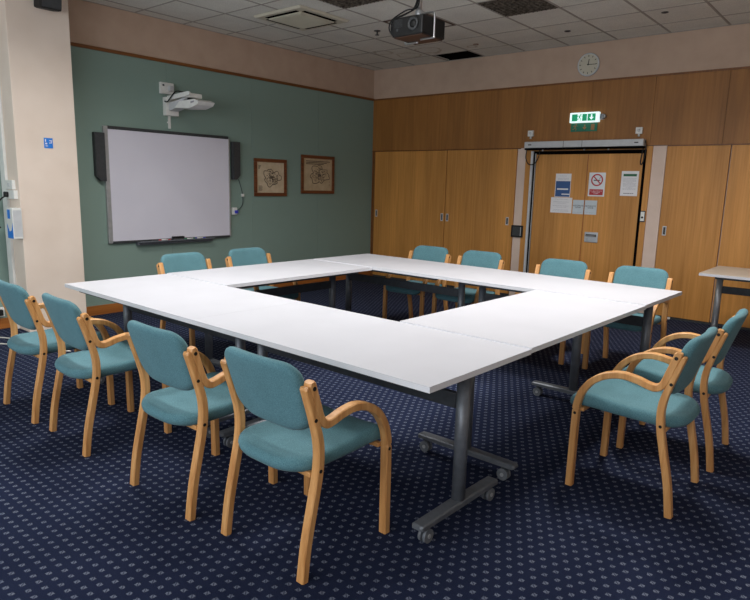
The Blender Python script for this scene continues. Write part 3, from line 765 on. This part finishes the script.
# ------------------------------------------------------------------ flip top tables
TX, TY, TH = 5.38054, -5.96928, 0.0246
eu = Vector((-math.cos(TH), math.sin(TH), 0)); ev = Vector((math.sin(TH), math.cos(TH), 0))
def tp(u, v): return Vector((TX, TY, 0)) + eu*u + ev*v
def make_table(name, label, cat, ztop, length=1.595, width=.79, top='white_top', edge='top_edge', legmat='steel', group=None):
    t = thing(name, (0, 0, 0), label, cat, 0, group)
    hl, hw = length/2, width/2
    b = MB().use(top).box((-hl, -hw, ztop-.0015), (hl, hw, ztop)); b.use(edge).box((-hl, -hw, ztop-.025), (hl, hw, ztop-.0015))
    b.build('tabletop', None, t)
    zt_ = ztop - .0255
    for s in (-1, 1):
        xx = s * (hl - .105)
        lg = MB()
        lg.lathe([(.030, .106), (.030, zt_-.035)], (xx, 0, 0), 'z', 24)
        l_ = lg.build('leg', legmat, t)
        MB().box((xx-.04, -.10, zt_-.035), (xx+.04, .10, zt_), .004).build('flip_bracket', 'black', l_)
        b = MB()
        rg = []
        for yv, w_, zz0, zz1 in ((-.305, .022, .082, .096), (-.295, .030, .079, .102), (0, .031, .078, .106), (.295, .030, .079, .102), (.305, .022, .082, .096)):
            rg.append([(xx-w_, yv, zz0), (xx+w_, yv, zz0), (xx+w_, yv, zz1-.006), (xx+w_-.007, yv, zz1), (xx-w_+.007, yv, zz1), (xx-w_, yv, zz1-.006)])
        b.ring_loft(rg, True, False)
        ft = b.build('foot', legmat, t)
        for q in (-1, 1):
            c = MB().use('rubber'); yy_ = q*.25
            for o_ in (-.019, .005):
                c.cyl((xx+o_, yy_+.012, .031), (xx+o_+.014, yy_+.012, .031), .031, n=20)
            c.use('dark_steel').box((xx-.0045, yy_-.014, .028), (xx+.0045, yy_+.024, .070), .002); c.cyl((xx, yy_, .060), (xx, yy_, .0785), .009, n=12)
            c.use('alu').cyl((xx-.0225, yy_+.012, .031), (xx+.0225, yy_+.012, .031), .010, n=14)
            c.build('castor', None, ft)
    MB().box((-hl+.135, -.014, .525), (hl-.135, .014, .595), .004).build('cross_beam', 'dark_steel', t)
    for s in (-1, 1):
        MB().box((-hl+.13, s*(hw-.055)-.014, zt_-.022), (hl-.13, s*(hw-.055)+.014, zt_-.0003), .003).build('top_rail', 'dark_steel', t)
    return t
A, W, SD, B = 3.1901, .7946, 1.5675, 3.1683
zn, zs, zf = .744, .749, .754
ang = -TH
G = 'white flip top tables set in a square'
def place(t, u, v, rz): p = tp(u, v); t.location = (p.x, p.y, 0); t.rotation_euler = (0, 0, rz)
a = make_table('folding_table', 'white table in the near row, right half, corner closest to the camera', 'table', zn, A/2-.001, W, group=G); place(a, A/4, W/2, ang)
a = make_table('folding_table', 'white table in the near row, left half, beside the cream column', 'table', zn, A/2-.001, W, group=G); place(a, 3*A/4, W/2, ang)
a = make_table('folding_table', 'white table forming the right side of the square, toward the two side chairs', 'table', zs, SD-.002, W, group=G); place(a, W/2, W+SD/2, ang+PI/2)
a = make_table('folding_table', 'white table forming the left side of the square, facing the whiteboard', 'table', zs, SD-.002, W, group=G); place(a, A-W/2, W+SD/2, ang+PI/2)
a = make_table('folding_table', 'white table in the far row, right half, in front of the double doors', 'table', zf, B/2-.001, W, group=G); place(a, B/4, 1.5*W+SD, ang)
a = make_table('folding_table', 'white table in the far row, left half, toward the room corner', 'table', zf, B/2-.001, W, group=G); place(a, 3*B/4, 1.5*W+SD, ang)
a = make_table('side_table', 'beige topped table against the oak wall at the right edge', 'table', .748, 1.6, .81, 'side_top', 'white_top', 'alu')
a.location = (6.055, -1.03, 0); a.rotation_euler = (0, 0, 0)

# ------------------------------------------------------------------ chairs
def pad(outline, thick, er, rings, warp, name, mat, parent, seg=6):
    n = len(outline); cx = sum(p[0] for p in outline)/n; cy = sum(p[1] for p in outline)/n
    # inward normals for edge rounding
    nr = []
    for i in range(n):
        a, c = outline[i-1], outline[(i+1) % n]; dx, dy = c[0]-a[0], c[1]-a[1]; l = math.hypot(dx, dy) or 1
        nr.append((-dy/l, dx/l))
    # make sure they point inward
    if nr[0][0]*(cx-outline[0][0]) + nr[0][1]*(cy-outline[0][1]) < 0: nr = [(-a, -c) for a, c in nr]
    b = MB(); R = []
    def ring(inset, z):
        return [(p[0]+q[0]*inset, p[1]+q[1]*inset, z) for p, q in zip(outline, nr)]
    def scaled(base, k, z):
        return [(cx+(p[0]-cx)*k, cy+(p[1]-cy)*k, z) for p in base]
    lo = ring(er, -thick/2); hi = ring(er, thick/2)
    for k in (0.12, .35, .6, .82): R.append(scaled(lo, k, -thick/2))
    for s_ in range(seg+1):
        a = -PI/2 + PI*s_/seg
        R.append(ring(er*(1-math.cos(a)), thick/2*math.sin(a)))
    for k in (.82, .6, .35, .12): R.append(scaled(hi, k, thick/2))
    R = [[warp(*p) for p in r] for r in R]
    b.ring_loft(R, True, True)
    for f in b.bm.faces: f.smooth = True
    return b.build(name, mat, parent)
def superouter(hw, y0, y1, corner_front, corner_back, n=14):
    pts = []
    def arc(cx, cy, r, a0, a1, ry=None):
        ry = ry or r
        for i in range(n):
            a = a0 + (a1-a0)*i/(n-1); pts.append((cx+r*math.cos(a), cy+ry*math.sin(a)))
    rb = corner_back; rf = corner_front
    arc(hw-rf[0], y1-rf[1], rf[0], 0, PI/2, rf[1]); arc(-hw+rf[0], y1-rf[1], rf[0], PI/2, PI, rf[1])
    arc(-hw+rb[0], y0+rb[1], rb[0], PI, 1.5*PI, rb[1]); arc(hw-rb[0], y0+rb[1], rb[0], 1.5*PI, 2*PI, rb[1])
    out = [pts[0]]
    for p in pts[1:]:
        if math.hypot(p[0]-out[-1][0], p[1]-out[-1][1]) > 1e-4: out.append(p)
    # resample evenly
    tot = 0; seg = []
    m = len(out)
    for i in range(m):
        a, c = out[i], out[(i+1) % m]; l = math.hypot(a[0]-c[0], a[1]-c[1]); seg.append(l); tot += l
    K = 72; res = []; acc = 0; i = 0
    for k in range(K):
        tgt = tot*k/K
        while acc + seg[i] < tgt: acc += seg[i]; i += 1
        f = (tgt-acc)/seg[i]; a, c = out[i], out[(i+1) % m]
        res.append((a[0]+(c[0]-a[0])*f, a[1]+(c[1]-a[1])*f))
    return res
HWL = .2400; LW = .0195
REAR = [(.004, 0), (.024, .15), (.056, .30), (.077, .40), (.085, .48), (.079, .55), (.058, .625), (.033, .70), (.010, .764)]
FRONT = [(.482, 0), (.481, .15), (.480, .30), (.478, .41)]
ARM = [(.478, .41), (.474, .445), (.456, .50), (.414, .562), (.350, .606), (.275, .625), (.205, .618), (.155, .604), (.117, .600), (.087, .625), (.062, .695), (.035, .780)]
def make_chair():
    t = thing('armchair', (0, 0, 0), '', 'chair')
    def seatwarp(x, y, z):
        d = y - .26
        zz = .440 + z*(1.0)
        zz += -.012*(1-min(1, (x/.22)**2)) * (1 if z > 0 else .3)        # slight dish
        zz += .016*math.exp(-((y-.43)/.09)**2) * (1 if z > 0 else 0.2)     # raised front roll
        if y > .47: zz -= (y-.47)*.35
        zz += (.26-y)*-.02
        return (x, y, zz)
    so = superouter(.2200, -.012, .545, (.075, .055), (.165, .120))
    pad(so, .062, .027, 3, seatwarp, 'seat', 'teal', t)
    bo = superouter(.2200, .548, .845, (.080, .062), (.130, .085))
    def backwarp(x, y, z):
        # x lateral, y height, z thickness
        h = y; s = .094 - .325*(h-.55)
        s += -.022*(1-(x/.22)**2)                                        # bows rearward in the middle
        th = z*(1.0 if abs(x) < .2 else 1.0)
        s += th + .008*math.exp(-((h-.62)/.08)**2)*(1 if z > 0 else 0)
        return (x, s, h)
    pad(bo, .050, .024, 3, backwarp, 'backrest', 'teal', t)
    for s in (-1, 1):
        x0, x1 = s*HWL-LW, s*HWL+LW
        l = bent_bar(REAR, .032, x0, x1, taper=(.6, .62)).build('leg', 'beech', t)
        l2 = bent_bar(FRONT, .033, x0, x1).build('leg', 'beech', t)
        ar = bent_bar(ARM, .033, x0, x1).build('armrest', 'beech', t)
        xo = s*(HWL+LW)
        MB().cyl((xo-s*.004, .078, .426), (xo+s*.0012, .078, .426), .0075, n=14).build('bolt', 'bolt', l)
        MB().cyl((xo-s*.004, .478, .390), (xo+s*.0012, .478, .390), .0075, n=14).build('bolt', 'bolt', l2)
        MB().cyl((xo-s*.004, .043, .755), (xo+s*.0012, .043, .755), .0085, n=14).build('bolt', 'bolt', ar)
        MB().cyl((xo-s*.004, .052, .632), (xo+s*.0012, .052, .632), .0075, n=14).build('bolt', 'bolt', ar)
    for y in (.072, .460):
        MB().box((-HWL+LW+.0005, y-.012, .392), (HWL-LW-.0005, y+.012, .412), .004).build('seat_rail', 'beech', t)
    MB().box((-.12, .09, .385), (-.08, .456, .404), .002).box((.08, .09, .385), (.12, .456, .404), .002).build('seat_batten', 'black', t)
    return t
chair0 = make_chair()
CH = [  # centre x, rear-leg line y, rotation, label
    (2.515, -6.362, -.03, 'teal armchair at far left of the near row, partly cut off by the frame', 'near'),
    (3.192, -6.362, -.06, 'teal armchair second from the left in the near row, seen from behind', 'near'),
    (4.160, -6.372, -.005, 'teal armchair second from the right in the near row, back to the camera', 'near'),
    (4.852, -6.343, -.02, 'teal armchair closest to the camera, its back to the viewer', 'near'),
    (6.002, -4.640, PI/2, 'teal armchair on the right side, seen in profile, nearer the camera', 'right'),
    (6.022, -3.965, PI/2+.04, 'teal armchair on the right side, farther back and cut by the right frame edge', 'right'),
    (2.80, -2.27, PI, 'teal armchair at the left end of the far row, near the cupboard doors', 'far'),
    (3.43, -2.27, PI, 'teal armchair second from left in far row, before the cupboard doors', 'far'),
    (4.315, -2.30, PI, 'teal armchair in front of the left half of the double doors', 'far'),
    (5.0, -2.29, PI, 'teal armchair at the right end of the far row, before the last sliding door', 'far'),
    (1.80, -4.69, -PI/2, 'teal armchair under the whiteboard tray, facing the tables', 'left'),
    (1.79, -3.97, -PI/2, 'teal armchair below the framed prints and right edge of whiteboard', 'left'),
]
for i, (x, y, rz, lb, side) in enumerate(CH):
    c = chair0 if i == 0 else copy_tree(chair0)
    c.location = (x, y, 0); c.rotation_euler = (0, 0, rz)
    tag(c, lb, 'chair', 'teal armchairs around the tables')

# ------------------------------------------------------------------ light
for i, (a, c) in enumerate(wins):
    ld = bpy.data.lights.new('daylight_window', 'AREA'); ld.shape = 'RECTANGLE'
    ld.size = c - a - .1; ld.size_y = WZ1 - WZ0 - .1; ld.energy = E_WIN; ld.color = (0.90, 0.95, 1.0)
    lo = bpy.data.objects.new('daylight_window', ld); COL.objects.link(lo)
    lo.location = ((a+c)/2, RY-.04, (WZ0+WZ1)/2); lo.rotation_euler = (PI/2, 0, 0)
# recessed ceiling lamps over the near half of the room (above the picture's top edge), the last one added for the doors
for k, (cx_, cy_, pw) in enumerate(LAMPS):
    i, j = cell(cx_, cy_); cx, cy = (xs[i]+xs[i+1])/2, (ys[j]+ys[j+1])/2
    t = thing('ceiling_light', (cx, cy, H), 'square recessed ceiling lamp in the %s of the room' % LWHERE[k], 'ceiling light', 0, 'recessed ceiling lamps')
    b = MB(); h_ = .283
    for q in range(4): b.box((-h_, -h_, -.012), (h_, -h_+.018, .001), mat=Matrix.Rotation(q*PI/2, 4, 'Z'))
    b.build('frame', 'white_pl', t)
    MB().box((-.264, -.264, -.008), (.264, .264, -.002)).build('diffuser', 'lamp_face', t)
    ld = bpy.data.lights.new('lamp', 'AREA'); ld.shape = 'SQUARE'; ld.size = .52; ld.energy = pw; ld.color = (1.0, 0.985, 0.96); ld.spread = math.radians(150)
    lo = bpy.data.objects.new('lamp', ld); COL.objects.link(lo); lo.parent = t; lo.location = (0, 0, -.014)
wd = bpy.data.worlds.new('sky'); S.world = wd; wd.use_nodes = True
bg = wd.node_tree.nodes['Background']; bg.inputs['Color'].default_value = (.75, .85, 1, 1); bg.inputs['Strength'].default_value = 1.0

S.view_settings.view_transform = 'Standard'; S.view_settings.look = 'None'
S.view_settings.exposure = 0.0; S.view_settings.gamma = 1.0; S.view_settings.use_curve_mapping = False
S.cycles.max_bounces = 8; S.cycles.diffuse_bounces = 5
